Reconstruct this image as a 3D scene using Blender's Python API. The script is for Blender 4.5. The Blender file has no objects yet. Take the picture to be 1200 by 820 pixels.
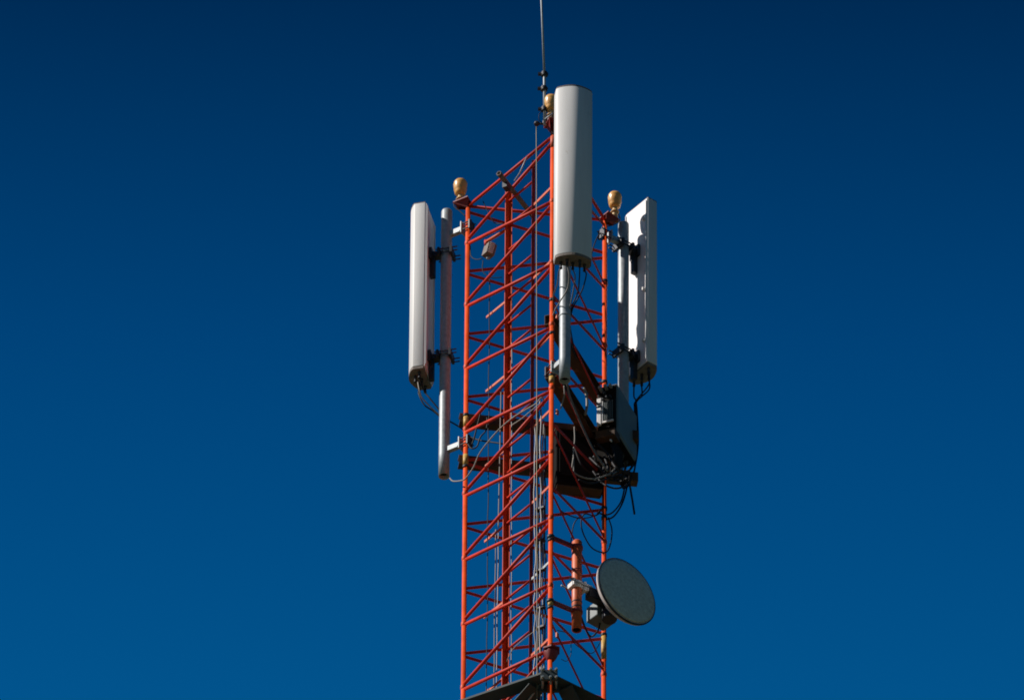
import bpy, math, random
from mathutils import Vector as V, Matrix
random.seed(7)
S = bpy.context.scene
COL = S.collection
R = math.radians

# ------------------------------------------------------------------ camera
FPX = 18000.0
ELC = R(39.8)
DIST = 84.2
CAM = V((-0.284, -DIST, 1.6))
ROLL = R(0.42)
fwd = V((0, math.cos(ELC), math.sin(ELC)))
rt0 = V((1, 0, 0)); up0 = rt0.cross(fwd)
rt = rt0*math.cos(ROLL) + up0*math.sin(ROLL)
up = up0*math.cos(ROLL) - rt0*math.sin(ROLL)
cd = bpy.data.cameras.new('camera'); cam = bpy.data.objects.new('camera', cd); COL.objects.link(cam)
m = Matrix((rt, up, -fwd)).transposed().to_4x4(); m.translation = CAM
cam.matrix_world = m
cd.sensor_width = 36; cd.lens = 36*FPX/1200; cd.clip_start = 0.5; cd.clip_end = 20000
S.camera = cam
S.render.engine = 'CYCLES'
S.cycles.filter_width = 1.8

def P(px, py, Y):
    """world point at plan depth Y seen at photo position (px, py): used to read heights off the photo"""
    d = fwd*FPX + rt*(px-600) + up*(410-py)
    return CAM + d*((Y-CAM.y)/d.y)

# ------------------------------------------------------------------ light, sky
SUN_AZ = (0.982, 0.190); SUN_EL = R(40)
sd = V((SUN_AZ[0]*math.cos(SUN_EL), SUN_AZ[1]*math.cos(SUN_EL), -math.sin(SUN_EL)))
sl = bpy.data.lights.new('sun', 'SUN'); sl.energy = 5.0; sl.angle = R(0.5); sl.color = (1, .93, .86)
so = bpy.data.objects.new('sun', sl); COL.objects.link(so); so.rotation_euler = sd.to_track_quat('-Z', 'Y').to_euler()
so.location = (-40, -5, 90)
W = bpy.data.worlds.new('World'); S.world = W; W.use_nodes = True
nt = W.node_tree; nt.nodes.clear()
def nd(nt, t, **k):
    n = nt.nodes.new(t)
    for a, b in k.items(): setattr(n, a, b)
    return n
sky = nd(nt, 'ShaderNodeTexSky', sky_type='NISHITA', sun_disc=False, sun_elevation=SUN_EL, air_density=1.0, dust_density=.15, ozone_density=3.0, altitude=900)
sky.sun_rotation = math.atan2(-sd.x, -sd.y)
tc = nd(nt, 'ShaderNodeTexCoord'); sp = nd(nt, 'ShaderNodeSeparateXYZ'); nt.links.new(tc.outputs['Generated'], sp.inputs[0])
rmp = nd(nt, 'ShaderNodeValToRGB')
nt.links.new(sp.outputs['Z'], rmp.inputs['Fac'])
# deep polarised sky: darkens towards the zenith
e = rmp.color_ramp.elements
e[0].position = 0.0; e[0].color = (.02, .14, .17, 1)
e[1].position = 1.0; e[1].color = (.01, .10, .16, 1)
for p, c in ((.54, (.02, .34, .48)), (.618, (.008, .79, 1.20)), (.640, (.001, .475, .83)), (.662, (.0, .14, .285))):
    x = e.new(p); x.color = (*c, 1)
rmp.color_ramp.interpolation = 'LINEAR'
mu = nd(nt, 'ShaderNodeMix', data_type='RGBA', blend_type='MULTIPLY'); mu.inputs['Factor'].default_value = 1
nt.links.new(sky.outputs[0], mu.inputs['A']); nt.links.new(rmp.outputs[0], mu.inputs['B'])
bg = nd(nt, 'ShaderNodeBackground'); bg.inputs['Strength'].default_value = .09
out = nd(nt, 'ShaderNodeOutputWorld')
nt.links.new(mu.outputs['Result'], bg.inputs[0]); nt.links.new(bg.outputs[0], out.inputs[0])
S.view_settings.view_transform = 'Standard'; S.view_settings.look = 'None'; S.view_settings.exposure = 0; S.view_settings.gamma = 1
S.view_settings.use_curve_mapping = False

# ------------------------------------------------------------------ materials
def mat(name, col, rough=.5, metal=0, var=.25, scale=14, chips=None, chipamt=.62, chipscale=9, bump=.15, col2=None, spec=.5, stretch=1.0):
    mt = bpy.data.materials.new(name); mt.use_nodes = True
    t = mt.node_tree; b = t.nodes['Principled BSDF']
    g = nd(t, 'ShaderNodeTexCoord'); mp = nd(t, 'ShaderNodeMapping'); mp.inputs['Scale'].default_value = (1, 1, stretch)
    t.links.new(g.outputs['Object'], mp.inputs[0])
    n = nd(t, 'ShaderNodeTexNoise'); n.inputs['Scale'].default_value = scale; n.inputs['Detail'].default_value = 6; n.inputs['Roughness'].default_value = .65
    t.links.new(mp.outputs[0], n.inputs['Vector'])
    r = nd(t, 'ShaderNodeValToRGB'); r.color_ramp.elements[0].position = .3; r.color_ramp.elements[1].position = .7
    a = col2 or tuple(c*(1-var) for c in col)
    r.color_ramp.elements[0].color = (*a, 1); r.color_ramp.elements[1].color = (*[min(1, c*(1+var*.5)) for c in col], 1)
    t.links.new(n.outputs['Fac'], r.inputs[0]); res = r.outputs[0]
    if chips:
        n2 = nd(t, 'ShaderNodeTexNoise'); n2.inputs['Scale'].default_value = chipscale; n2.inputs['Detail'].default_value = 8; n2.inputs['Roughness'].default_value = .7
        t.links.new(g.outputs['Object'], n2.inputs['Vector'])
        r2 = nd(t, 'ShaderNodeValToRGB'); r2.color_ramp.elements[0].position = chipamt; r2.color_ramp.elements[1].position = chipamt+.03
        t.links.new(n2.outputs['Fac'], r2.inputs[0])
        mx = nd(t, 'ShaderNodeMix', data_type='RGBA'); t.links.new(r2.outputs[0], mx.inputs['Factor'])
        t.links.new(res, mx.inputs['A']); mx.inputs['B'].default_value = (*chips, 1); res = mx.outputs['Result']
    t.links.new(res, b.inputs['Base Color'])
    rr = nd(t, 'ShaderNodeMapRange'); rr.inputs['To Min'].default_value = max(.05, rough-.12); rr.inputs['To Max'].default_value = min(1, rough+.15)
    t.links.new(n.outputs['Fac'], rr.inputs['Value']); t.links.new(rr.outputs[0], b.inputs['Roughness'])
    b.inputs['Metallic'].default_value = metal; b.inputs['Specular IOR Level'].default_value = spec
    if bump:
        bp = nd(t, 'ShaderNodeBump'); bp.inputs['Strength'].default_value = bump; bp.inputs['Distance'].default_value = .002
        t.links.new(n.outputs['Fac'], bp.inputs['Height']); t.links.new(bp.outputs[0], b.inputs['Normal'])
    return mt
M = dict(
    red=mat('orange_red_tower_paint', (.82, .088, .010), .5, spec=.25, chips=(.55, .25, .12), chipamt=.69, chipscale=7, var=.35, scale=6),
    brace=mat('crimson_tower_paint', (.64, .036, .013), .55, spec=.25, chips=(.60, .30, .24), chipamt=.70, chipscale=8, var=.35, scale=7),
    orange=mat('fresh_orange_paint', (.64, .085, .014), .6, chips=(.5, .08, .03), chipamt=.58, var=.3),
    pole=mat('orange_pole_paint', (.68, .12, .024), .5, chips=(.25, .07, .03), chipamt=.60, chipscale=11, var=.4, scale=9),
    ochre=mat('worn_yellow_primer', (.62, .36, .07), .55, chips=(.45, .07, .03), chipamt=.58, chipscale=20, var=.35),
    radome=mat('light_grey_radome_plastic', (.74, .735, .72), .5, var=.10, scale=9, stretch=.10, bump=.05, chips=(.62, .60, .56), chipamt=.64, chipscale=16),
    backplate=mat('white_back_panel', (.90, .86, .86), .5, var=.05, scale=5, bump=.05),
    cap=mat('dark_end_cap_plastic', (.21, .175, .15), .7, var=.4, scale=25),
    galv=mat('galvanised_steel_pipe', (.37, .41, .43), .50, metal=.15, var=.26, scale=30, chips=(.36, .35, .33), chipamt=.62, chipscale=12),
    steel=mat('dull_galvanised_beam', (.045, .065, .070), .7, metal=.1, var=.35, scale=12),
    darkclamp=mat('dark_clamp_steel', (.045, .047, .055), .5, metal=.5, var=.4, scale=40),
    brown=mat('rusty_brown_beam_steel', (.075, .038, .018), .8, var=.55, scale=10, chips=(.16, .07, .03), chipamt=.6),
    cab=mat('equipment_cabinet_paint', (.15, .19, .195), .55, var=.25, scale=8),
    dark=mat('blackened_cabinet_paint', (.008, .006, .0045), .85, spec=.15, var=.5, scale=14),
    white=mat('white_radio_casing', (.80, .78, .76), .4, var=.08, scale=10),
    black=mat('black_cable_jacket', (.012, .012, .015), .6, spec=.3, var=.3, scale=30),
    grey=mat('grey_cable_jacket', (.17, .175, .185), .4, var=.2, scale=30),
    pale=mat('pale_cable_jacket', (.27, .25, .22), .6, var=.2, scale=30),
    dishface=mat('grey_dish_fabric_radome', (.56, .61, .56), .8, var=.3, scale=45, bump=.1),
    shroud=mat('pale_dish_shroud', (.72, .66, .64), .4, var=.1, scale=10),
    lampbase=mat('ochre_lamp_base', (.66, .42, .16), .5, var=.3, scale=30),
    plate=mat('dark_red_bracket_paint', (.26, .022, .020), .55, var=.4, scale=16),
    wire=mat('bright_steel_wire', (.26, .23, .13), .5, metal=.3, var=.2, scale=20),
    ground=mat('dry_grass_ground', (.060, .055, .034), .95, var=.4, scale=.05, chips=(.07, .09, .035), chipamt=.5, chipscale=.02, bump=0),
    concrete=mat('concrete_footing', (.38, .36, .33), .9, var=.25, scale=4),
)
def glassmat():
    mt = mat('amber_lamp_glass', (.88, .44, .10), .4, var=.25, scale=26, bump=.1, chips=(.85, .62, .34), chipamt=.56, chipscale=13)
    b = mt.node_tree.nodes['Principled BSDF']
    b.inputs['Transmission Weight'].default_value = .08; b.inputs['Coat Weight'].default_value = .35; b.inputs['Coat Roughness'].default_value = .2
    b.inputs['Subsurface Weight'].default_value = .15; b.inputs['Subsurface Radius'].default_value = (.03, .015, .005)
    return mt
M['amber'] = glassmat()

# ------------------------------------------------------------------ mesh helpers
class MB:
    def __init__(s): s.v = []; s.f = []; s.sm = []
    def add(s, vs, fs, smooth=False):
        o = len(s.v); s.v += [V(x) for x in vs]; s.f += [[i+o for i in f] for f in fs]; s.sm += [smooth]*len(fs); return s
    def box(s, c, ax, ay, az, hx, hy, hz):
        vs = [c + ax*(i*hx) + ay*(j*hy) + az*(k*hz) for i in (-1, 1) for j in (-1, 1) for k in (-1, 1)]
        return s.add(vs, [(0, 1, 3, 2), (4, 6, 7, 5), (0, 4, 5, 1), (2, 3, 7, 6), (0, 2, 6, 4), (1, 5, 7, 3)])
    def prism(s, prof, c, ax, ay, d, L, smooth=False, inset=0):
        """profile points (u,v) in plane ax, ay; extruded along d from c by L; optional rounded ends"""
        n = len(prof); rings = [(0, 1)] if not inset else [(0, 1-inset*3), (inset*.3*L/L*.02, 1)]
        if inset: lv = [(0, .93), (.012, .985), (.03, 1), (L-.03, 1), (L-.012, .985), (L, .93)]
        else: lv = [(0, 1), (L, 1)]
        cu = sum(p[0] for p in prof)/n; cv = sum(p[1] for p in prof)/n
        vs = []
        for z, k in lv:
            vs += [c + d*z + ax*(cu+(p[0]-cu)*k) + ay*(cv+(p[1]-cv)*k) for p in prof]
        o = len(s.v); s.v += vs
        for r in range(len(lv)-1):
            for i in range(n):
                j = (i+1) % n; s.f.append([o+r*n+i, o+r*n+j, o+(r+1)*n+j, o+(r+1)*n+i]); s.sm.append(smooth)
        s.f.append([o+i for i in range(n)][::-1]); s.sm.append(False)
        s.f.append([o+(len(lv)-1)*n+i for i in range(n)]); s.sm.append(False)
        return s
    def tube(s, pts, r, seg=10, cap=True, hollow=0):
        pts = [V(p) for p in pts]; n = len(pts); rad = r if isinstance(r, (list, tuple)) else [r]*n
        t0 = (pts[1]-pts[0]).normalized(); a = V((0, 0, 1)) if abs(t0.z) < .9 else V((1, 0, 0))
        u = t0.cross(a).normalized(); o = len(s.v)
        for i, p in enumerate(pts):
            t = (pts[min(i+1, n-1)]-pts[max(i-1, 0)]).normalized()
            u = (u - t*u.dot(t)).normalized(); w = t.cross(u)
            for k in range(seg):
                an = 2*math.pi*k/seg; s.v.append(p + (u*math.cos(an)+w*math.sin(an))*rad[i])
        for i in range(n-1):
            for k in range(seg):
                k2 = (k+1) % seg; s.f.append([o+i*seg+k, o+i*seg+k2, o+(i+1)*seg+k2, o+(i+1)*seg+k]); s.sm.append(True)
        if cap:
            s.f.append([o+k for k in range(seg)][::-1]); s.f.append([o+(n-1)*seg+k for k in range(seg)]); s.sm += [False]*2
        return s
    def lathe(s, prof, c, ax, seg=24, close=True):
        """profile (radius, height) about axis ax at c"""
        a = V((0, 0, 1)) if abs(ax.z) < .9 else V((1, 0, 0)); u = ax.cross(a).normalized(); w = ax.cross(u); o = len(s.v)
        for r_, h in prof:
            for k in range(seg):
                an = 2*math.pi*k/seg; s.v.append(c + ax*h + (u*math.cos(an)+w*math.sin(an))*max(r_, 1e-4))
        for i in range(len(prof)-1):
            for k in range(seg):
                k2 = (k+1) % seg; s.f.append([o+i*seg+k, o+i*seg+k2, o+(i+1)*seg+k2, o+(i+1)*seg+k]); s.sm.append(True)
        if close:
            s.f.append([o+k for k in range(seg)][::-1]); s.f.append([o+(len(prof)-1)*seg+k for k in range(seg)]); s.sm += [False]*2
        return s
    def build(s, name, mt, parent=None, bevel=0):
        import bmesh
        org = parent_world(parent) if parent else V((0, 0, 0))
        if not parent:
            org = sum(s.v, V())/len(s.v)
        me = bpy.data.meshes.new(name); me.from_pydata([v-org for v in s.v], [], s.f)
        for p, q in zip(me.polygons, s.sm): p.use_smooth = q
        bm = bmesh.new(); bm.from_mesh(me); bmesh.ops.recalc_face_normals(bm, faces=bm.faces); bm.to_mesh(me); bm.free()
        me.materials.append(M[mt] if isinstance(mt, str) else mt)
        o = bpy.data.objects.new(name, me); COL.objects.link(o)
        if parent: o.parent = parent
        else: o.location = org
        if bevel:
            b = o.modifiers.new('bevel', 'BEVEL'); b.width = bevel; b.segments = 2; b.limit_method = 'ANGLE'; b.angle_limit = R(50)
        return o
def parent_world(p):
    w = V((0, 0, 0))
    while p: w = w + p.location; p = p.parent
    return w
def tag(o, label, cat, group=None, kind=None):
    if label: o['label'] = label
    if cat: o['category'] = cat
    if group: o['group'] = group
    if kind: o['kind'] = kind
    return o
def thing(name, loc, label, cat, group=None):
    o = bpy.data.objects.new(name, None); COL.objects.link(o); o.location = loc; o.empty_display_size = .1
    return tag(o, label, cat, group)
def smooth(pts, k=6):
    pts = [V(p) for p in pts]; q = [pts[0]*2-pts[1]]+pts+[pts[-1]*2-pts[-2]]; r = []
    for i in range(1, len(q)-2):
        for j in range(k):
            t = j/k; a, b, c, d = q[i-1:i+3]
            r.append(.5*((2*b)+(c-a)*t+(2*a-5*b+4*c-d)*t*t+(3*b-a-3*c+d)*t**3))
    r.append(pts[-1]); return r
Z = V((0, 0, 1))

# ------------------------------------------------------------------ ground
g = MB(); g.add([(-6000, -6000, 0), (6000, -6000, 0), (6000, 6000, 0), (-6000, 6000, 0)], [(0, 1, 2, 3)])
tag(g.build('ground', 'ground'), 'dry grassy ground around the foot of the mast', None, kind='structure')

# ------------------------------------------------------------------ tower
N = V((0, 0, 0)); L = V((-.610, .785, 0)); Rr = V((.384, .929, 0))
CEN = (N+L+Rr)/3
OUT = {k: (p-CEN).normalized() for k, p in (('N', N), ('L', L), ('R', Rr))}
LEG = {'N': N, 'L': L, 'R': Rr}
def at(p, z): return V((p.x, p.y, z))
def zN(y, p=N, px=645): return P(px, y, p.y).z
z0 = zN(165); bay = (z0 - zN(686))/7
tower = thing('lattice_tower', (CEN.x, CEN.y, 0), 'tall red and orange three-legged lattice mast carrying the antennas', 'radio tower')
LR_ = .0175
tops = {'N': zN(152), 'L': zN(240, L, 547), 'R': zN(257, Rr, 708)}
for k, p in LEG.items():
    MB().tube([at(p, .3), at(p, 20), at(p, 40), at(p, tops[k])], LR_, 14).build('leg', 'red', tower)
    MB().box(at(p, .15)-Z*0, V((1, 0, 0)), V((0, 1, 0)), Z, .22, .22, .2).build('footing', 'concrete', tower, .02)
def zig(a, b, k):
    A_ = z0-k*bay; B_ = z0-(k+.5)*bay; C_ = z0-(k+1)*bay; g_ = .022
    return [(at(a, A_-g_*.6), at(b, B_+g_)), (at(b, B_-g_), at(a, C_+g_*.6))]
for k in range(9):
    for a, b in ((N, L), (L, Rr), (Rr, N)):
        for p, q in zig(a, b, k):
            d = (q-p).normalized()
            if (a, b) == (N, L):
                mid = (p+q)/2+V((random.uniform(-1, 1), random.uniform(-1, 1), random.uniform(-1, 1)))*.0015
                MB().tube([p+d*.008, mid, q-d*.008], .0126+random.uniform(-.0006, .0006), 10).build('diagonal_brace', 'brace', tower)
            else:
                w_ = (b-a).normalized(); fn = V((w_.y, -w_.x, 0)); sd2_ = d.cross(fn).normalized()
                MB().box((p+q)/2+fn*random.uniform(-.001, .001), d, fn, sd2_, (q-p).length/2-.008, .0035, .0125).build('diagonal_brace', 'brace', tower, .0015)
low = MB()
for k in range(9, int((z0-.8)/bay)):
    for a, b in ((N, L), (L, Rr), (Rr, N)):
        for p, q in zig(a, b, k): low.tube([p, q], .0105, 6)
o = low.build('lower_bracing', 'brace', tower); o['kind'] = 'stuff'
zt = zN(160)
for a, b in ((N, L), (L, Rr), (Rr, N)):
    MB().tube([at(a, zt), at(b, zt)], .0115, 10).build('top_rail', 'brace', tower)
# welded gussets at nodes: little weld beads give the joints some body
for key, ys in (('L', (285, 357, 430, 503, 578, 654, 731, 805)), ('N', (236, 307, 380, 455, 530, 607, 686, 757)), ('R', (333, 405, 478, 635, 714, 790))):
    p = LEG[key]; px = {'L': 545, 'N': 645, 'R': 707}[key]
    for y in ys:
        zc = P(px, y, p.y).z; MB().lathe([(LR_+.0005, -.02), (LR_+.004, -.012), (LR_+.004, .012), (LR_+.0005, .02)], at(p, zc), Z, 12, False).build('weld_collar', 'red', tower)
def sleeve(key, y1, y2, mt='ochre', r=.0025, name='sleeve'):
    p = LEG[key]; px = {'L': 545, 'N': 645, 'R': 707}[key]
    MB().tube([at(p, P(px, y1, p.y).z), at(p, P(px, y2, p.y).z)], LR_+r, 14).build(name, mt, tower)
sleeve('L', 488, 500); sleeve('L', 533, 546); sleeve('R', 744, 773); sleeve('N', 441, 450); sleeve('N', 704, 711)
sleeve('N', 158, 174, 'orange', .0015)
for key, y in (('L', 487), ('L', 547), ('N', 391), ('N', 440), ('N', 633), ('N', 712), ('N', 352), ('R', 744), ('R', 596), ('R', 607), ('R', 330), ('R', 448)):
    sleeve(key, y-1.4, y+1.4, 'darkclamp', .005, 'band')
# lamp brackets at the three leg tops
for k, p in LEG.items():
    o_ = OUT[k]; s_ = V((-o_.y, o_.x, 0)); zt_ = tops[k]+.022
    b = MB(); c = at(p, zt_)+o_*.03
    prof = [(-.05, -.065), (.070, -.042), (.070, .042), (-.05, .065)]
    b.prism(prof, c, o_, s_, Z, .008)
    for sg in (-1, 1):
        a0 = c+s_*(sg*.038); 
        b.add([a0+o_*.08-Z*.0005, a0-o_*.05-Z*.0005, at(p, zt_-.060)+s_*sg*.012, a0+o_*.08-Z*.0005+s_*.004*sg, a0-o_*.05-Z*.0005+s_*.004*sg, at(p, zt_-.060)+s_*sg*.016],
              [(0, 1, 2), (3, 5, 4), (0, 3, 4, 1), (1, 4, 5, 2), (2, 5, 3, 0)])
    b.build('lamp_bracket', 'plate', tower)
# flange pot near the bottom of the near leg
zf = zN(762); b = MB()
b.prism([(-.055, -.04), (.0, -.068), (.06, -.04), (.06, .03), (.0, .066), (-.055, .04)], at(N, zf-.008)+V((.006, 0, 0)), V((1, 0, 0)), V((0, 1, 0)), Z, .012)
b.lathe([(.02, -.085), (.035, -.065), (.052, -.02), (.055, 0)], at(N, zf-.008)+V((.006, 0, 0)), Z, 9)
b.build('flange', 'plate', tower)
# small cleats beside the near leg
for y in (371, 483, 744):
    c = P(653, y, .04); MB().box(c, V((.6, .8, 0)), V((-.8, .6, 0)), Z, .012, .006, .02).build('cleat', 'orange', tower)

# ------------------------------------------------------------------ ladder inside the near left face
u = (L-N).normalized(); nin = V((u.y, -u.x, 0)) if V((u.y, -u.x, 0)).dot(CEN) > 0 else V((-u.y, u.x, 0))
def onNL(px, off=.045):
    """plan point on the near left face, moved inward by off, above photo column px at mid height"""
    best = None; t = 0
    for i in range(0, 1001):
        q = u*(i/1000)+nin*off
        x = P(px, 500, q.y).x
        if best is None or abs(x-q.x) < best[0]: best = (abs(x-q.x), q)
    return best[1]
r1 = onNL(594.5); r2 = onNL(623.5)
lad = thing('ladder', (r1.x, r1.y, 0), 'narrow red climbing ladder with crimson rungs inside the near left face of the mast', 'ladder')
ztop1 = P(596, 222, r1.y).z; ztop2 = P(625, 189, r2.y).z; zend = P(600, 900, .4).z
def angle(c, z1, z2, name='stile'):
    # L-section steel: one leaf towards the right and away, one leaf towards the near right
    a = V((.55, .83, 0)); b_ = V((.72, -.69, 0)); t = .004; A = .040; B_ = .024
    b = MB(); v0 = at(c, 0)+a*.0
    pr = [V((0, 0, 0))+a*(-A), V((0, 0, 0)), b_*B_]
    n1 = V((a.y, -a.x, 0)); 
    pts = [pr[0], pr[1], pr[2], pr[2]+V((-.003, .004, 0)), pr[1]+V((-.002, .006, 0)), pr[0]+V((-.004, .003, 0))]
    prof = [(p.x, p.y) for p in pts]
    b.prism(prof, at(c, z1), V((1, 0, 0)), V((0, 1, 0)), Z, z2-z1); return b.build(name, 'red', lad)
b = MB(); sd_ = V((.84, -.54, 0)); sn_ = V((.54, .84, 0))
# first stile: channel whose web is in shade and whose flange catches the sun
c1 = r1 + V((-.004, 0, 0))
b.prism([(-.020, -.016), (.010, .012), (.026, -.012), (.029, -.010), (.011, .019), (-.023, -.012)], at(c1, .5), V((1, 0, 0)), V((0, 1, 0)), Z, ztop1-.5)
b.build('stile', 'red', lad)
b = MB(); b.prism([(-.012, -.014), (.012, -.006), (.013, .012), (.009, .012), (.008, -.003), (-.013, -.010)], at(r2, .5), V((1, 0, 0)), V((0, 1, 0)), Z, ztop2-.5)
b.build('stile', 'plate', lad)
zb0 = P(626, 327, r2.y).z; sp_ = (zb0 - P(626, 327+88*4, r2.y).z)/12
for i in range(-4, 18):
    z = zb0 - i*sp_
    if i % 3 == 0: continue
    MB().tube([at(r1, z)+u*-.004, at(r2, z)+u*.004], .0085, 8).build('rung', 'brace', lad)
for i in range(-3, 18, 3):
    z = zb0 - i*sp_
    q1 = onNL(569, .05); q2 = N + nin*.02 + u*.01
    b = MB(); c = (at(q1, z)+at(r1, z))/2
    if i > -3: b.box(c-u*.004, u, nin, Z, (q1-r1).length/2, .004, .010)
    if b.v: b.build('bracket', 'orange', lad)
    MB().tube([at(r1, z)+u*-.004, at(r2, z)+u*.004], .0085, 8).build('rung', 'brace', lad)
    b = MB(); b.box((at(r2, z)+at(q2, z))/2, (at(q2, z)-at(r2, z)).normalized(), nin, Z, (q2-r2).length/2-.004, .004, .011)
    b.build('arm', 'galv' if i == 12 else 'orange', lad)
rest = MB()
k = 18; 
while zb0-k*sp_ > .6:
    z = zb0-k*sp_; rest.tube([at(r1, z), at(r2, z)], .0085, 6); k += 1
o = rest.build('lower_rungs', 'brace', lad); o['kind'] = 'stuff'

# ------------------------------------------------------------------ warning lamps
def lamp(key, label):
    o_ = OUT[key]; base = at(LEG[key], tops[key]+{'N': .105, 'L': .066, 'R': .112}[key])+o_*{'N': .03, 'L': .062, 'R': .092}[key]
    if key == 'N': base.x -= .018
    t = thing('warning_lamp', base, label, 'warning lamp', 'amber warning lamps on top of the three tower legs')
    MB().lathe([(.030, 0), (.032, .006), (.020, .012), (.018, .040), (.026, .050), (.030, .056)], base, Z, 20).build('base', 'lampbase', t)
    lens = MB().lathe([(.026, .045), (.038, .054), (.043, .070), (.0465, .092), (.0475, .094), (.050, .125), (.0505, .146), (.048, .162), (.040, .176), (.026, .187), (.010, .192), (.001, .193)], base, Z, 28).build('lens', 'amber', t)
    for h, r_ in ((.093, .0468), (.146, .0502)): MB().lathe([(r_, h-.002), (r_+.0015, h), (r_, h+.002)], base, Z, 24, False).build('ring', 'lampbase', lens)
    MB().lathe([(.026, {'N': -.072, 'L': -.033, 'R': -.079}[key]), (.020, -.012), (.020, .002)], base, Z, 14).build('socket', 'lampbase', t)
    b = MB(); b.tube(smooth([base+o_*.03+Z*.01, base+o_*.05-Z*.04, base+o_*.0-Z*.11, at(LEG[key], base.z-.17)+o_*.02]), .004, 6); b.build('lead', 'black', t)
lamp('L', 'amber glass warning lamp on top of the left tower leg')
lamp('N', 'amber glass warning lamp half hidden behind the tall centre panel antenna')
lamp('R', 'amber glass warning lamp on the right tower leg beside the right panel antenna')

# ------------------------------------------------------------------ panel antennas
def panel(key, backc, nrm, z1, z2, label, half=.126, side=.078, sag=.060):
    s_ = V((-nrm.y, nrm.x, 0))
    t = thing('panel_antenna', at(backc, z1), label, 'panel antenna', 'sector panel antennas at the top of the mast')
    prof = [(-half, 0), (half, 0), (half, side)]
    for i in range(1, 18):
        a = math.pi*i/18; u_ = math.cos(a); h_ = math.sqrt(u_*u_+.012)
        prof.append((half*u_, side+sag*max(0, 1-((h_-.1095)/.897)**1.3)**.66))
    prof.append((-half, side))
    MB().prism(prof, at(backc, z1+.012), s_, nrm, Z, z2-z1-.012, smooth=True).build('radome', 'radome', t, .006)
    pc = [(p[0]*.975, .004+p[1]*.975) for p in prof]
    ec = MB().prism(pc, at(backc, z1-.008), s_, nrm, Z, .0195, smooth=False).build('end_cap', 'cap', t)
    MB().prism(pc, at(backc, z2+.0005), s_, nrm, Z, .008, smooth=False).build('top_cap', 'cap', t)
    # back plate, slightly proud, with two folded rails
    b = MB(); b.box(at(backc, (z1+z2)/2)-nrm*.003, s_, nrm, Z, half*.97, .003, (z2-z1)/2-.01)
    b.build('back_plate', 'backplate', t)
    for sg in (-1, 1):
        MB().box(at(backc, (z1+z2)/2)-nrm*.010+s_*(sg*half*.93), s_, nrm, Z, .003, .004, (z2-z1)/2-.03).build('edge_rail', 'radome', t)
    cons = []
    for i, (a, d) in enumerate(((-.085, .04), (-.045, .075), (0.0, .045), (.045, .08), (.085, .04))):
        c = at(backc, z1-.0085)+s_*a+nrm*d
        MB().lathe([(.012, 0), (.012, -.012), (.009, -.013), (.009, -.045), (.011, -.046), (.011, -.06)], c, Z, 12).build('connector', 'darkclamp', ec)
        cons.append(c-Z*.058)
    return t, cons, s_
def mount(key, pc, rad, z1, z2, armz, label, armdir=None):
    t = thing('mounting_pipe', at(pc, z1), label, 'mounting pipe', 'galvanised pipes that carry the panel antennas')
    prof = [(rad-.005, 0), (rad, 0), (rad, z2-z1-.010), (rad*.9, z2-z1-.002), (0, z2-z1)]
    b = MB(); b.lathe([(rad-.006, .3), (rad-.006, 0), (rad, 0), (rad, .2), (rad, .8), (rad, z2-z1-.014), (rad*.93, z2-z1-.004), (rad*.75, z2-z1), (.001, z2-z1+.001)], at(pc, z1), Z, 28, False)
    b.build('pipe', 'galv', t)
    MB().lathe([(rad-.0055, 0), (rad-.0055, .006)], at(pc, z1+.035), Z, 24).build('bore_shade', 'dark', t)  # dark disc standing in for the shade inside the open pipe end
    p = LEG[key]; d = (p-pc); ln = d.length; d.normalize(); s_ = V((-d.y, d.x, 0))
    for z in armz:
        a = MB(); a.box(at(pc, z)+d*((ln-.05+rad)/2), d, s_, Z, (ln-.05-rad)/2+.004, .018, .022); a.build('arm', 'galv', t, .002)
        a = MB(); a.box(at(p, z)-d*.040, d, s_, Z, .005, .036, .052); a.build('clamp_plate', 'galv', t, .002)
        a = MB(); a.box(at(p, z)+d*.030, d, s_, Z, .006, .036, .040)
        for sg in (-1, 1):
            for zz in (-.028, .028): a.tube([at(p, z+zz)-d*.055+s_*sg*.027, at(p, z+zz)+d*.05+s_*sg*.027], .005, 8)
        a.build('clamp', 'darkclamp', t)
    return t
def pbracket(parent, pc, rad, backc, nrm, z):
    """bracket that joins panel back to pipe: two-bolt clamp, part of the antenna"""
    s_ = V((-nrm.y, nrm.x, 0)); gap = (backc-pc).dot(nrm); b = MB()
    b.box(at(backc, z)-nrm*.020, s_, nrm, Z, .050, .010, .050)
    b.box(at(backc, z-.09)-nrm*.028, s_, nrm, Z, .018, .018, .11)
    b.box(at(backc, z)-nrm*(gap-rad)*.55, s_, nrm, Z, .028, (gap-rad)*.42, .022)
    b.box(at(pc, z)+nrm*(rad+.006), s_, nrm, Z, .062, .009, .030)
    b.box(at(pc, z)-nrm*(rad+.006), s_, nrm, Z, .062, .009, .030)
    for sg in (-1, 1):
        for zz in (-.016, .016): b.tube([at(pc, z+zz)+nrm*(rad+.03)+s_*sg*.052, at(pc, z+zz)-nrm*(rad+.055)+s_*sg*.052], .005, 8)
    b.build('pipe_bracket', 'darkclamp', parent)

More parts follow.
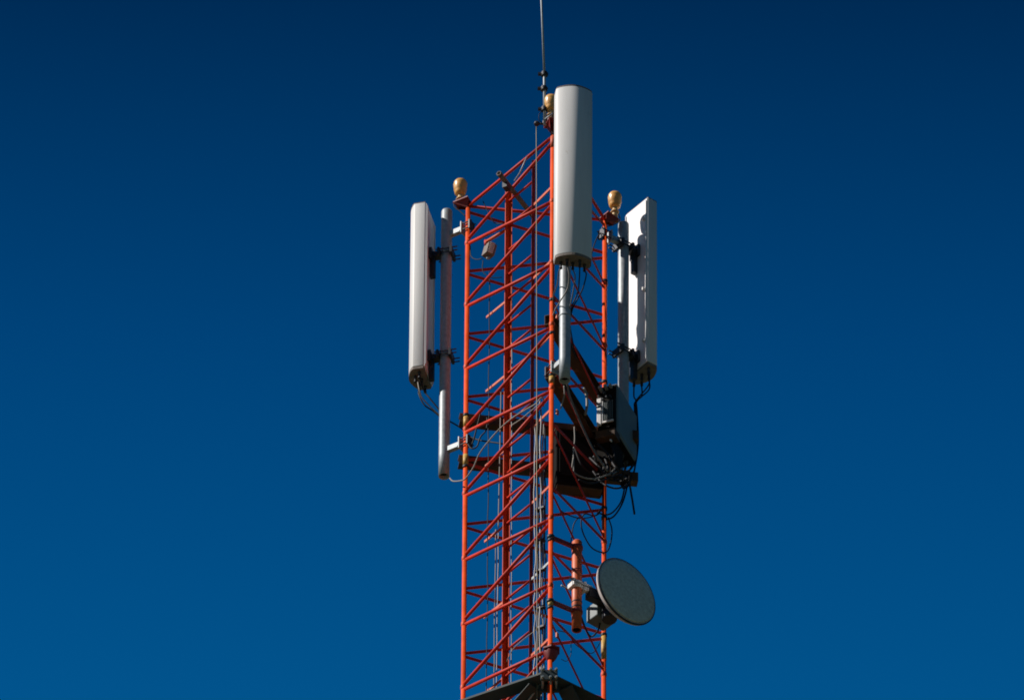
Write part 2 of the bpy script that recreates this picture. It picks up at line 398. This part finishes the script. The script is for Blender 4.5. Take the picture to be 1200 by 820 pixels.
# left
pL = V((P(522, 400, .885).x, .885, 0)); nL = V((-.970, .24, 0)).normalized(); bL = pL + nL*.128
zL1 = P(500.5, 429.5, bL.y-.12).z; zL2 = P(500, 237, bL.y-.12).z
mount('L', pL, .040, P(522, 558, .885).z, P(522, 247, .885).z, (P(537, 271, .83).z, P(537, 523, .83).z), 'grey galvanised pipe on the left tower leg, behind the left panel antenna')
tL, cL, sL = panel('L', bL, nL, zL1, zL2, 'slim pale panel antenna on the left, facing left, seen from its side')
for y in (298, 418): pbracket(tL, pL, .040, bL, nL, P(510, y, .885).z)
# near, centre
pN = V((P(662, 400, -.13).x, -.13, 0)); nN = V((.150, -.989, 0)).normalized(); bN = V((P(670.5, 200, -.27).x, -.265, 0))
zN1 = P(671, 297, bN.y-.14).z; zN2 = P(671, 100, bN.y-.14).z
mount('N', pN, .040, P(662, 446, -.13).z, P(662, 150, -.13).z, (P(650, 427, -.07).z,), 'pale galvanised pipe hanging below the centre panel antenna by the near tower leg')
tN, cN, sN = panel('N', bN, nN, zN1, zN2, 'tall grey centre panel antenna with a rounded front, half in sun, highest of the antennas', half=.133)
for y in (150, 270): pbracket(tN, pN, .040, pN+nN*(bN-pN).dot(nN), nN, P(665, y, -.13).z)
MB().lathe([(.0405, -.008), (.044, -.006), (.044, .006), (.0405, .008)], at(pN, P(662, 371, -.13).z), Z, 24, False).build('band', 'galv', bpy.data.objects['mounting_pipe.001'])
# right
nR = OUT['R']; sR_ = V((-nR.y, nR.x, 0))
pR = Rr + nR*.175; bR = pR + nR*.118
pR.x += P(730.5, 400, pR.y).x - pR.x; 
bR = V((P(746.5, 300, bR.y).x, bR.y, 0))
nearR = bR - sR_*.128 if (bR-sR_*.128).y < bR.y else bR + sR_*.128
zR2 = P(759, 231, nearR.y).z; zR1 = P(759, 424, nearR.y).z
mount('R', pR, .040, P(730, 540, pR.y).z, P(730.5, 262, pR.y).z, (P(718, 283, 1.0).z,), 'galvanised pipe on the right tower leg between the leg and the right panel antenna')
tR, cR, sR = panel('R', bR, nR, zR1, zR2, 'panel antenna on the right turned away, its bright white back plate in the sun')
for y in (290, 414): pbracket(tR, pR, .040, bR, nR, P(735, y, pR.y).z)
# cable clips that stick out of the back plate of the right antenna
for y in (258, 340, 400):
    c = P(757, y, nearR.y+.03); MB().box(c-nR*.02, sR, nR, Z, .008, .014, .012).build('clip', 'white', tR)

# ------------------------------------------------------------------ lightning rod
a = P(638.5, 147, -.03); bt = P(638, 88, -.03); tp = P(634.4, -1, -.03); tt = tp + (tp-bt)*.45
t = thing('lightning_rod', a, 'thin grey lightning rod rising from the top of the mast with dark insulators', 'lightning rod')
MB().tube([a, bt, bt+(tp-bt)*.02], [.012, .0105, .0085], 12).build('lower_tube', 'galv', t)
MB().tube([bt, tp, tt], [.0085, .0075, .005], 12).build('rod', 'galv', t)
for y, dx in ((87, 0), (104, -.5), (128, 0)):
    c = P(638-2+dx, y, -.03); b = MB()
    b.lathe([(.016, -.022), (.026, -.016), (.018, -.008), (.030, 0), (.018, .008), (.022, .016), (.014, .022)], c+V((.012, 0, 0)), Z, 16)
    b.box(c-V((.018, 0, 0)), V((1, 0, 0)), V((0, 1, 0)), Z, .016, .012, .008)
    b.build('insulator', 'darkclamp', t)
c = P(637, 144, .0); b = MB()
b.tube([P(629, 145, -.02), P(650, 146, -.0)], .009, 10); b.lathe([(.018, -.012), (.022, 0), (.018, .012)], P(629, 145, -.02), Z, 12)
b.box(P(641, 143, -.02), V((.8, -.6, 0)), V((.6, .8, 0)), Z, .030, .012, .018)
b.build('base_clamp', 'darkclamp', t)
b = MB(); b.tube(smooth([P(637, 129, -.03), P(632, 134, -.04), P(632, 141, -.03), P(637, 146, -.02)]), .003, 6); b.build('jumper', 'black', t)
b = MB(); b.tube([P(638.5, 140, -.06), P(648, 133, -.10)], .006, 8); b.build('strut', 'galv', t)

# ------------------------------------------------------------------ cables
def cable(pts, r, mt, label, name='cable', group=None, cat='cable', k=6):
    b = MB(); b.tube(smooth(pts, k), r, 8); return tag(b.build(name, mt), label, cat, group)
def wav(px0, y0, px1, y1, Y, n, amp, slack=0):
    pts = []
    for i in range(n+1):
        t_ = i/n; p = P(px0+(px1-px0)*t_, y0+(y1-y0)*t_, Y); p.x += random.uniform(-amp, amp); p.y += random.uniform(-amp, amp); pts.append(p)
    return pts
cable(wav(628.5, 146, 629.5, 850, .02, 12, .0008), .0028, 'wire', 'thin brassy down conductor wire straight down the middle of the mast', 'down_conductor', cat='wire')
cable(wav(574, 318, 570, 850, .62, 26, .0035), .0034, 'black', 'thin dark cable hanging free between the left leg and the ladder')
cable(wav(600, 232, 599, 850, .52, 24, .002), .0035, 'grey', 'thin grey wire just right of the first ladder stile', cat='wire')
cable(wav(587.5, 455, 584, 618, .62, 8, .002), .0042, 'pale', 'pale cable left of the ladder stile in the middle of the mast')
cable(wav(584.5, 620, 581, 850, .62, 12, .002), .0040, 'grey', 'grey cable of the pair at lower left of the ladder, the one nearer the ladder')
cable(wav(581, 620, 578.5, 850, .64, 12, .002), .0040, 'pale', 'pale cable of the pair at lower left of the ladder, the outer one')
bun = [(627, 500, 626.5, 850, 'grey', .0055), (630.5, 478, 631, 850, 'black', .0065), (633.5, 470, 633, 850, 'grey', .006), (636.5, 492, 634.5, 850, 'pale', .005), (639.5, 500, 638, 850, 'black', .0055), (636, 560, 637, 850, 'grey', .0045)]
lab = ['pale feeder cable nearest the second ladder stile', 'thick black feeder cable left in the bundle beside the ladder', 'grey feeder cable in the middle of the bundle beside the ladder',
       'pale feeder cable right of centre in the bundle beside the ladder', 'black feeder cable nearest the near tower leg in the bundle', 'thin grey feeder cable at the right of the bundle, starting lower than the rest']
for (a0, y0, a1, y1, mt, r), l in zip(bun, lab):
    cable(wav(a0, y0, a1, y1, .12+random.uniform(0, .05), 22, .007), r, mt, l, 'feeder_cable', 'feeder cables down the mast')
# ties round the bundle are part of nothing else: small clamps
for i, y in enumerate((540, 596, 634, 668, 712, 735)):
    c = P(633.5, y, .14); b = MB(); b.box(c, V((.85, -.5, 0)), V((.5, .85, 0)), Z, .036, .016, .010)
    tag(b.build('cable_clamp', 'darkclamp', None, .003), ['topmost', 'second', 'third', 'fourth', 'fifth', 'lowest'][i]+' dark clamp round the feeder cable bundle', 'clamp', 'clamps round the feeder cables')
# centre panel tails
for i, (pts, mt, l) in enumerate((
    ([cN[0], P(655, 318, -.30), P(653, 333, -.16), P(649, 345, -.05), P(646.5, 362, .02), P(645, 380, .05)], 'grey', 'grey cable looping from the centre panel antenna over to the near tower leg'),
    ([cN[1], P(667, 322, -.32), P(665, 338, -.25), P(657, 352, -.21), P(650, 364, -.06), P(646, 376, .03)], 'pale', 'pale cable crossing in front of the pipe under the centre panel antenna'),
    ([cN[2], P(674, 325, -.30), P(671, 345, -.22), P(667, 365, -.14), P(666, 385, -.10), P(667, 396, -.06), P(672, 412, .10)], 'grey', 'grey cable hanging right beside the pipe under the centre panel antenna'),
    ([cN[3], P(679, 325, -.30), P(677, 342, -.20), P(670, 360, -.14), P(666.5, 378, -.10), P(667.5, 398, -.04), P(675, 420, .15)], 'black', 'black cable second from the right under the centre panel antenna'),
    ([cN[4], P(687, 322, -.28), P(683, 338, -.22), P(677, 350, -.16), P(671, 362, -.12), P(668, 380, -.08), P(672, 405, .05)], 'black', 'black cable from the right end of the centre panel antenna'))):
    cable(pts, .0048, mt, l, 'antenna_cable', 'cables hanging from the centre panel antenna')
# left panel tails
cable([cL[1], P(491, 462, .92), P(497, 474, .92), P(507, 481, .93), P(516, 488, .93), P(528, 494, .92), P(541, 502, .90), P(556, 514, .87), P(590, 520, .70)], .0055, 'black', 'black cable from the left panel antenna passing behind its pipe into the mast', 'antenna_cable')
cable([cL[2]+V((-.03, -.03, .02)), P(491, 455, .86), P(494, 465, .88), P(501, 473, .90), P(509, 481, .92), P(517, 488, .94)], .0048, 'pale', 'pale cable curving down from the left panel antenna to the pipe', 'antenna_cable')
cable([cL[4], P(497, 458, .93), P(504, 467, .93), P(513, 478, .935), P(520, 487, .94)], .0055, 'black', 'short black cable taut between the left panel antenna and its pipe', 'antenna_cable')
cable([P(527, 560, .84), P(531, 563.5, .80), P(540, 563, .72), P(546, 560, .66), P(555, 547, .60), P(561, 533, .55), P(570, 520, .48), P(585, 503, .40), P(600, 490, .28), P(616, 480, .16), P(628, 473, .08), P(634, 466, .05), P(637, 468, .06), P(637, 476, .10)], .0052, 'pale', 'cream cable curving from under the left pipe up across the mast', 'loose_cable')
cable([P(600, 498, .34), P(612, 490, .25), P(624, 480, .16), P(634, 472, .08)], .0045, 'pale', 'short cream cable beside the long cream cable near the ladder', 'loose_cable')
cable([P(563, 485, .66), P(559, 500, .68), P(556, 512, .70), P(553, 521, .72)], .0055, 'black', 'dark drooping cable below the upper brown beam, left one', 'loose_cable')
cable([P(571, 487, .66), P(570, 503, .66), P(563, 512, .68), P(559, 523, .70), P(552, 525, .72), P(547, 516, .76), P(549, 511, .78)], .0055, 'black', 'dark looped cable below the upper brown beam beside the left leg', 'loose_cable')
# right panel tails
for i, (c, q, l) in enumerate(zip((cR[0], cR[1], cR[3], cR[4]), ((743.5, 480), (745, 484), (746, 486), (747, 488)),
     ('leftmost of the four black cables under the right panel antenna', 'second from left of the four black cables under the right panel antenna', 'third from left of the four black cables under the right panel antenna', 'rightmost of the four black cables under the right panel antenna'))):
    cable([c, c-Z*.10+V((0, 0, 0)), P(q[0]+(c.x-cR[2].x)*30, 470, 1.12), P(*q, 1.10), P(q[0]+1, 520, 1.10), P(744, 548, 1.02), P(738, 562, .96)], .0055, 'black', l, 'antenna_cable', 'cables under the right panel antenna')
cable([P(720, 548, .8), P(730, 560, .85), P(737, 566, .9), P(740, 580, .92), P(742, 592, .93), P(743.5, 602, .93)], .0075, 'black', 'stiff black cable end dangling free at lower right of the equipment boxes', 'loose_cable')
cable([P(733, 562, .88), P(731, 576, .88), P(727, 589, .88), P(718, 600, .88), P(709, 603, .90), P(700, 600, .88)], .0060, 'black', 'black cable loop hanging right of the right leg, inner one', 'loose_cable')
cable([P(736, 562, .9), P(733, 578, .9), P(728, 592, .9), P(720, 604, .9), P(712, 608, .92), P(706, 606, .94)], .0065, 'black', 'black cable loop hanging right of the right leg, outer one', 'loose_cable')
cable([P(713, 606, .88), P(717, 620, .88), P(716, 634, .88), P(712, 645, .9), P(705, 647, .86), P(693, 641, .8), P(684, 626, .75), P(681, 612, .72), P(685, 602, .7), P(697, 604, .75), P(703, 598, .8)], .0050, 'black', 'large black cable loop hanging below the equipment beside the right leg', 'loose_cable')
cable([P(681, 603, .6), P(674, 611, .6), P(671, 620, .6), P(669, 636, .58)], .0042, 'black', 'thin black cable dropping to the top of the orange pole', 'loose_cable')
cable([P(652, 590, .5), P(660, 600, .55), P(680, 607, .6), P(700, 603, .8), P(704, 596, .85)], .0042, 'black', 'thin dark cable sagging under the brown equipment frame', 'loose_cable')
cable([P(653, 738, .35), P(665, 742, .4), P(675, 755, .5), P(692, 765, .6), P(700, 758, .75), P(705, 748, .85)], .0030, 'black', 'thin dark wire sagging below the orange dish pole', 'wire', cat='wire')
cable([P(669, 752, .4), P(669, 766, .4), P(664, 774, .4), P(658, 772, .3)], .0025, 'black', 'thin dark wire hook right of the lower flange', 'wire', cat='wire')
cable([P(594, 775, .4), P(600, 762, .36), P(612, 750, .3), P(632, 735, .14)], .0035, 'pale', 'thin pale wire slanting from the ladder to the cable bundle near the bottom', 'wire', cat='wire')
cable([P(661, 452, -.02), P(661.5, 462, .0), P(660, 468, .03), P(657, 479, .06)], .0050, 'pale', 'short pale cable end below the centre pipe', 'loose_cable')
cable([P(684, 455, .5), P(687, 462, .5), P(688, 474, .5), P(686, 486, .5)], .010, 'pale', 'thick pale cable bent between the two brown beams near the right leg', 'loose_cable')
cable([P(664, 447, .1), P(668, 465, .2), P(676, 485, .3), P(686, 508, .4), P(697, 530, .5), P(712, 552, .6)], .0075, 'grey', 'thick grey cable running down beside the sloping brown beams', 'loose_cable')
cable([P(672, 536, .4), P(671, 550, .42), P(680, 558, .45), P(695, 561, .5), P(712, 556, .6), P(722, 548, .7)], .0055, 'pale', 'pale cable looped in front of the dark equipment case', 'loose_cable')
cable([P(673, 500, .4), P(673.5, 515, .4), P(672, 530, .4), P(672.5, 556, .42)], .0045, 'pale', 'thin pale cable hanging straight in front of the dark equipment case', 'loose_cable')
cable([P(678, 562, .45), P(692, 566, .5), P(708, 562, .6), P(725, 556, .7), P(735, 560, .85)], .0065, 'black', 'black cable looped under the pale one at the equipment case', 'loose_cable')
cable([P(566, 236, .70), P(577, 258, .7), P(582, 262, .7), P(590, 262, .66)], .0035, 'black', 'thin dark cable at the upper left inside the mast', 'loose_cable')
cable([P(551, 288, .78), P(552, 300, .76), P(558, 304, .7), P(565, 303, .64)], .0035, 'black', 'thin dark cable from the left leg to the small striped box', 'loose_cable')
cable([P(566, 305, .62), P(566, 318, .62), P(575, 325, .6), P(588, 325, .58)], .0032, 'black', 'thin dark cable below the small striped box', 'loose_cable')
cable([P(712, 272, .93), P(703, 274, .9), P(697, 285, .85), P(693, 300, .8), P(692, 312, .75)], .0045, 'black', 'black cable from the right leg down to the centre antenna', 'loose_cable')

# ------------------------------------------------------------------ brown beams
def channel(p, q, w, h, name, mt, label, group, flip=1, cat='beam'):
    d = (q-p).normalized(); s_ = V((-d.y, d.x, 0)).normalized()*flip; up_ = s_.cross(d); up_ = up_ if up_.z > 0 else -up_; t = .007
    prof = [(-w, -h), (w, -h), (w, -h+t), (-w+t, -h+t), (-w+t, h-t), (w, h-t), (w, h), (-w, h)]
    b = MB(); b.prism(prof, p, s_, up_, d, (q-p).length); return tag(b.build(name, mt, None, .0015), label, cat, group)
grp = 'brown steel beams round the mast'
dLR = (Rr-L).normalized()
def flat(p, q, w, name, mt, label, group, back):
    d = (q-p).normalized(); s_ = V((-d.y, d.x, 0)).normalized()
    if s_.dot(back) < 0: s_ = -s_
    up_ = Z; t = .008
    prof = [(-w, 0), (w, 0), (w, 2*w), (w-t, 2*w), (w-t, t), (-w, t)]
    b = MB(); b.prism(prof, p, s_, up_, d, (q-p).length); return tag(b.build(name, mt, None, .001), label, 'beam', group)
def lrp(px, py, off): # point near the far face
    x = P(px, py, .85).x; y = .785+.1455*(x+.62)+off; return P(px, py, y)
a = lrp(538, 492, .055); channel(a, a+dLR*1.30, .035, .040, 'cross_beam', 'brown', 'upper of the two brown beams across the far side, behind the left leg', grp)
a = lrp(537, 541, .055); channel(a, a+dLR*1.30, .035, .040, 'cross_beam', 'brown', 'lower of the two brown beams across the far side, behind the left leg', grp)
dNR = (Rr-N).normalized()
c = P(682, 434, .67); channel(c-dNR*.62, c+dNR*.50, .040, .045, 'cross_beam', 'brown', 'upper brown beam sloping down right from behind the centre pipe', grp, -1)
c = P(686, 500, .73); channel(c-dNR*.66, c+dNR*.40, .045, .048, 'cross_beam', 'brown', 'lower brown beam sloping down right below the centre pipe to the boxes', grp, -1)

# ------------------------------------------------------------------ equipment
sN2 = V((.929, -.37, 0)).normalized(); dN2 = V((.37, .929, 0)).normalized()
zc1 = P(723, 505, .70).z; zc2 = P(723, 449, .70).z
cn = V((P(723, 480, .70).x, .70, 0)); cc = cn - sN2*.075 + dN2*.20
cc = at(cc, (zc1+zc2)/2)
t = thing('equipment_cabinet', at(cc, zc1), 'grey metal equipment cabinet fixed outside the right tower leg', 'cabinet')
MB().box(cc, sN2, dN2, Z, .075, .20, (zc2-zc1)/2).build('casing', 'cab', t, .006)
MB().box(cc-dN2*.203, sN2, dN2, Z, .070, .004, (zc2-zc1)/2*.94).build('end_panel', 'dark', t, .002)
MB().box(cc+sN2*.0755, sN2, dN2, Z, .003, .185, (zc2-zc1)/2*.9).build('door', 'cab', t, .003)
MB().box(at(cc, zc1-.006), sN2, dN2, Z, .068, .19, .006).build('base', 'dark', t)
b = MB()
for (px, py) in ((704, 456), (710, 454), (716, 453)): b.box(P(px, py, .70)+V((0, 0, 0)), sN2, dN2, Z, .010, .03, .010)
b.build('lug', 'galv', t, .003)
for (px, py, r) in ((709, 462, .010), (712, 467, .008), (707, 470, .009), (716, 466, .008)):
    MB().tube([P(px, py, .66), P(px, py, .66)-dN2*.03], r, 10).build('gland', 'darkclamp', t)
# small white radio in front
c = P(711, 483, .66); t = thing('radio_unit', c-Z*.12, 'small white and grey radio box on the end of the equipment cabinet', 'radio unit')
MB().box(c, sN2, dN2, Z, .066, .018, .115).build('casing', 'dark', t, .004)
MB().box(c-sN2*.050-dN2*.020, sN2, dN2, Z, .016, .006, .125).build('side_strip', 'white', t, .002)
MB().box(c-dN2*.023-Z*.105+sN2*.015, sN2, dN2, Z, .045, .005, .008).build('rail', 'white', t, .001)
MB().box(c-dN2*.022+sN2*-.024, sN2, dN2, Z, .005, .005, .100).build('rail', 'white', t, .001)
for zz in (.045, .075): MB().box(c-sN2*.050-dN2*.0275+Z*zz, sN2, dN2, Z, .017, .001, .006).build('band', 'dark', t)
b = MB()
for i in range(6): b.box(c-dN2*.0205+sN2*(-.008+i*.012)+Z*.0, sN2, dN2, Z, .002, .004, .085)
b.build('fin', 'cab', t)
# dark case inside the mast
dl = V((.985, .17, 0)).normalized(); dn = V((-.17, .985, 0))
c = P(678, 543, .85)
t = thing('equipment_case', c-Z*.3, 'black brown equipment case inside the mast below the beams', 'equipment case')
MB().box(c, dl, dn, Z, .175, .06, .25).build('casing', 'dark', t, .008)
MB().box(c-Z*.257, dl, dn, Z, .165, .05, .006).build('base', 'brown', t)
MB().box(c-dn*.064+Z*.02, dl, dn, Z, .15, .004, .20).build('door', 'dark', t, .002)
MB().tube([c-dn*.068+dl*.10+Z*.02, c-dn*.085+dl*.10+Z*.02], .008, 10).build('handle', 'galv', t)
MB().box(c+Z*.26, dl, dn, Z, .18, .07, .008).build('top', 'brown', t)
tc_ = [o for o in bpy.data.objects if o.name == 'equipment_cabinet'][0]
b0 = at(cc, zc1-.012)
for i in range(4):
    MB().lathe([(.018, 0), (.018, -.02), (.012, -.022), (.012, -.05)], b0+sN2*(.02)+dN2*(-.12+.08*i), Z, 12).build('gland', 'darkclamp', tc_)
MB().box(P(712, 512, .72), sN2, dN2, Z, .075, .05, .035).build('bracket', 'brown', tc_, .003)
q = P(716.5, 517, .66); MB().tube([q, q-dN2*.02], .007, 10).build('lock', 'white', tc_)
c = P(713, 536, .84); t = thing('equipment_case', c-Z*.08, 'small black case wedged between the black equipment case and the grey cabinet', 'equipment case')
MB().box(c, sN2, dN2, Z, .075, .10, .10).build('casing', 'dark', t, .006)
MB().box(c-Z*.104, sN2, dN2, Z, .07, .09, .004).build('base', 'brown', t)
# junction of connectors under it
c = P(733, 565, .92); t = tag(MB().lathe([(.012, .06), (.03, .05), (.036, 0), (.03, -.03), (.012, -.05)], c, V((.3, -.2, .93)).normalized(), 16).build('cable_gland', 'dark'), 'dark bulb-shaped cable gland at lower right below the equipment', 'cable gland')

# tangle of short black jumpers between the boxes
jl = ['near-black jumper cable at the top of the tangle right of the black equipment case', 'near-black jumper cable looping lowest in the tangle', 'near-black jumper cable crossing the middle of the tangle towards the right leg', 'near-black jumper cable rising from the tangle to the grey cabinet', 'near-black jumper cable at the left end of the tangle on the black case',
      'near-black jumper cable hanging down the right edge of the grey cabinet', 'near-black jumper cable tucked behind the lower brown beam', 'grey jumper cable with a shiny upper edge in the tangle']
jp = [[(700, 520), (712, 532), (722, 548), (735, 552), (742, 545)], [(695, 552), (706, 566), (722, 572), (736, 566), (738, 552)], [(690, 535), (703, 548), (715, 562), (728, 560), (734, 545)],
      [(716, 520), (720, 535), (716, 552), (724, 564), (736, 560)], [(672, 520), (682, 545), (697, 556), (712, 550), (708, 534)], [(742, 500), (745, 525), (744, 548), (738, 566), (730, 572)],
      [(688, 508), (700, 524), (708, 545), (700, 562), (688, 556)], [(684, 540), (698, 553), (714, 556), (730, 548)]]
for i, (l, pp_) in enumerate(zip(jl, jp)):
    Y0 = .62+.03*i
    if i == 5: Y0 = 1.12
    cable([P(x, y, Y0+.05*math.sin(2.1*q+i)) for q, (x, y) in enumerate(pp_)], .007 if i % 2 else .009, 'black' if i < 7 else 'grey', l, 'jumper_cable', 'jumper cables tangled under the equipment')

# ------------------------------------------------------------------ little striped box at upper left inside the mast
c = P(574, 294, .60); ax = V((.80, .6, 0)); ay = V((-.6, .80, 0)); az = V((.18, .12, .97)).normalized()
t = thing('junction_box', c, 'small white striped junction box hanging at the upper left inside the mast', 'junction box')
MB().box(c, ax, ay, az, .034, .034, .060).build('casing', 'cap', t, .010)
b = MB()
for i in range(6): b.box(c-ay*.037-ax*.012+az*(-.047+i*.019), ax, ay, (az+ax*.4).normalized(), .020, .004, .0055)
b.build('fin', 'white', t)
b = MB(); b.box(c-ax*.036, ax, ay, az, .004, .030, .055); b.build('side_plate', 'cap', t)
MB().tube([P(570, 288, .60), P(569.5, 282, .60)], .014, 12).build('cap', 'brace', t)
MB().lathe([(.012, 0), (.012, -.02), (.006, -.03)], c-az*.06, az, 10).build('gland', 'galv', t)
# arm it hangs from
b = MB(); q1 = P(569, 284, .60); b.tube([q1, at(r1, q1.z)+Z*.03], .012, 10); tag(b.build('support_arm', 'orange'), 'short orange arm from the ladder holding the striped junction box', 'arm')

# short stub pipe across the top of the near left face
a = P(584.5, 203, .20); q = P(625, 254, .68); q.z = a.z-.0
t = thing('stub_pipe', a, 'short dark open-ended pipe lying across the top of the near left face', 'pipe')
b = MB(); d = (q-a).normalized(); b.lathe([(.014, .03), (.014, 0), (.019, 0), (.019, .1), (.019, (q-a).length)], a, d, 18, False); b.build('tube', 'cap', t)
MB().lathe([(.0192, .01), (.021, .012), (.021, .022), (.0192, .024)], a, d, 18, False).build('collar', 'darkclamp', t)
b = MB(); b.box(a+d*.12-Z*.03, d, d.cross(Z), Z, .03, .018, .03); b.build('clamp', 'darkclamp', t)
b = MB(); b.tube([P(603, 212, .38), P(609, 203, .3), P(617.5, 184, .2)], .0055, 8); tag(b.build('tie_rod', 'galv'), 'thin bright tie rod near the top of the mast beside the stub pipe', 'rod')

# ------------------------------------------------------------------ dish, pole
pp = V((P(676, 690, .12).x, .12, 0)); zp1 = P(676, 738, .12).z; zp2 = P(676, 634, .12).z
t = thing('dish_pole', at(pp, zp1), 'thick orange pole carrying the round dish on the right of the mast', 'pole')
MB().lathe([(.028, .3), (.028, 0), (.036, 0), (.036, .3), (.036, zp2-zp1-.012), (.030, zp2-zp1-.003), (.012, zp2-zp1)], at(pp, zp1), Z, 28, False).build('tube', 'pole', t)
MB().lathe([(.0275, 0), (.0275, .006)], at(pp, zp1+.006), Z, 24).build('bore_shade', 'dark', t)  # black disc added so the hollow pole end looks shaded inside
for y in (642, 717):
    z = P(676, y, .12).z; d = (pp-N); ln = d.length; d.normalize(); s_ = V((-d.y, d.x, 0))
    MB().box(at(N, z)+d*(ln/2), d, s_, Z, ln/2-.022, .010, .016).build('arm', 'plate', t)
    b = MB(); b.lathe([(.0365, -.014), (.043, -.011), (.043, .011), (.0365, .014)], at(pp, z), Z, 20, False); b.build('clamp', 'plate', t)
    b = MB(); b.lathe([(LR_+.001, -.014), (LR_+.010, -.011), (LR_+.010, .011), (LR_+.001, .014)], at(N, z), Z, 16, False); b.build('leg_clamp', 'darkclamp', t)
for y in (669, 671.5, 706, 712):
    z = P(676, y, .12).z; MB().lathe([(.0362, -.006), (.0385, -.004), (.0385, .004), (.0362, .006)], at(pp, z), Z, 20, False).build('band', 'darkclamp' if y > 700 else 'plate', t)
n = V((.65, -.76, 0)).normalized(); sd2 = V((.76, .65, 0)).normalized()
dc = P(734.5, 692.5, .14)
t = thing('dish_antenna', dc, 'round grey microwave dish facing right below the antennas', 'dish antenna')
RD = .262
MB().lathe([(.03, -.145), (.09, -.135), (.16, -.11), (.225, -.065), (.252, -.038), (RD, -.026), (RD, -.006), (RD+.004, -.004), (RD+.004, .002), (RD-.004, .004)], dc, n, 72).build('shroud', 'shroud', t)
MB().lathe([(RD-.006, .0042), (RD-.02, .010), (.15, .016), (.05, .018), (.001, .0182)], dc, n, 72).build('radome', 'dishface', t)
b = MB(); b.lathe([(RD-.003, .004), (RD+.006, .002), (RD+.006, -.010), (RD, -.012)], dc, n, 72, False); b.build('rim', 'darkclamp', t)
MB().lathe([(.065, -.135), (.075, -.15), (.07, -.19), (.05, -.20)], dc, n, 24).build('hub', 'darkclamp', t)
# mount between pole and hub
hb = dc - n*.18; pz = at(pp, dc.z+.01)
b = MB(); dd = (hb-pz); l2 = dd.length; dd.normalize(); s2 = dd.cross(Z).normalized(); u2 = s2.cross(dd)
b.box(pz+dd*(l2*.62), dd, s2, u2, l2*.30, .030, .045); b.build('mount_arm', 'darkclamp', t, .004)
b = MB(); b.box(pz+dd*.045+Z*.012, dd, s2, Z, .012, .045, .040); b.box(pz+dd*.090+Z*.035, dd, s2, Z, .030, .020, .030); b.build('mount_plate', 'white', t, .005)
b = MB(); b.lathe([(.0366, -.030), (.045, -.027), (.045, .027), (.0366, .030)], pz+Z*.015, Z, 24, False); b.box(pz-dd*.046+Z*.015, dd, s2, Z, .008, .04, .028); b.build('pole_clamp', 'white', t, .003)
b = MB()
for sg in (-1, 1): b.tube([pz-dd*.10+s2*sg*.05+Z*.010, pz+dd*.07+s2*sg*.05+Z*.010], .006, 8)
b.build('bolt', 'galv', t)
# radio box on the back of the dish
rc = dc - n*.285 - Z*.050
rb = MB().box(rc, n, sd2, Z, .060, .080, .065).build('radio_box', 'cab', t, .008)
MB().box(rc-n*.063, n, sd2, Z, .004, .070, .055).build('radio_cover', 'white', rb, .003)
b = MB()
for i in range(5): b.box(rc-n*.068+sd2*(-.06+i*.03), n, sd2, Z, .003, .003, .050)
b.build('fin', 'white', rb)
MB().lathe([(.05, -.09), (.055, -.08), (.055, .02)], rc+n*.10+sd2*.0-Z*.01, Z, 20).build('radio_port', 'darkclamp', t)
b = MB(); b.tube(smooth([rc-Z*.062, rc-Z*.12-n*.03, rc-Z*.10-n*.12, pz-Z*.15]), .006, 8); b.build('lead', 'black', t)

# ------------------------------------------------------------------ torsion arms at the bottom
zb = P(640, 792, -.06).z; J = V((P(641, 792, -.06).x, -.06, zb))
grp2 = 'grey steel arms of the guy frame below the mast head'
dl_ = V((-1, .57, 0)).normalized(); dr_ = V((1, .79, 0)).normalized()
bk = V((0, 1, 0))
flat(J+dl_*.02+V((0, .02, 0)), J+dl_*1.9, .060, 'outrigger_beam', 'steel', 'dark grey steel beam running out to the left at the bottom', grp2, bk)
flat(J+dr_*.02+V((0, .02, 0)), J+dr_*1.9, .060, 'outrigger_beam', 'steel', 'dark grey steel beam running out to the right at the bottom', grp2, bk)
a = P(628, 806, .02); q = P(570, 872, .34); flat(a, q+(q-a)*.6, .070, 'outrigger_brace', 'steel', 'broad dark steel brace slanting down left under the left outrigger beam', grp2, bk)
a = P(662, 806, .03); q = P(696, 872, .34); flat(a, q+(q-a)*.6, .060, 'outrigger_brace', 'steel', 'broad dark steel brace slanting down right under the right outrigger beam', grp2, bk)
t = thing('frame_clamp', J, 'cluster of plates and bolts joining the grey outrigger beams to the near leg', 'clamp')
MB().box(J+V((.015, -.012, 0)), V((1, 0, 0)), V((0, 1, 0)), Z, .060, .010, .045).build('front_plate', 'steel', t, .004)
MB().box(J+V((.015, .10, 0)), V((1, 0, 0)), V((0, 1, 0)), Z, .075, .010, .062).build('back_plate', 'steel', t, .004)
for x_ in (-.03, .025, .065):
    for z_ in (-.035, .035):
        MB().tube([J+V((x_, -.050, z_)), J+V((x_, .13, z_))], .008, 8).build('bolt', 'galv', t)
        MB().lathe([(.011, 0), (.011, .010)], J+V((x_, -.040, z_)), V((0, 1, 0)), 6).build('nut', 'wire', t)
a = P(612, 830, .1); q = P(634, 800, .03); tag(MB().tube([a, q], .0075, 8).build('stay_rod', 'galv'), 'pale slanting stay rod behind the left outrigger brace', 'rod')
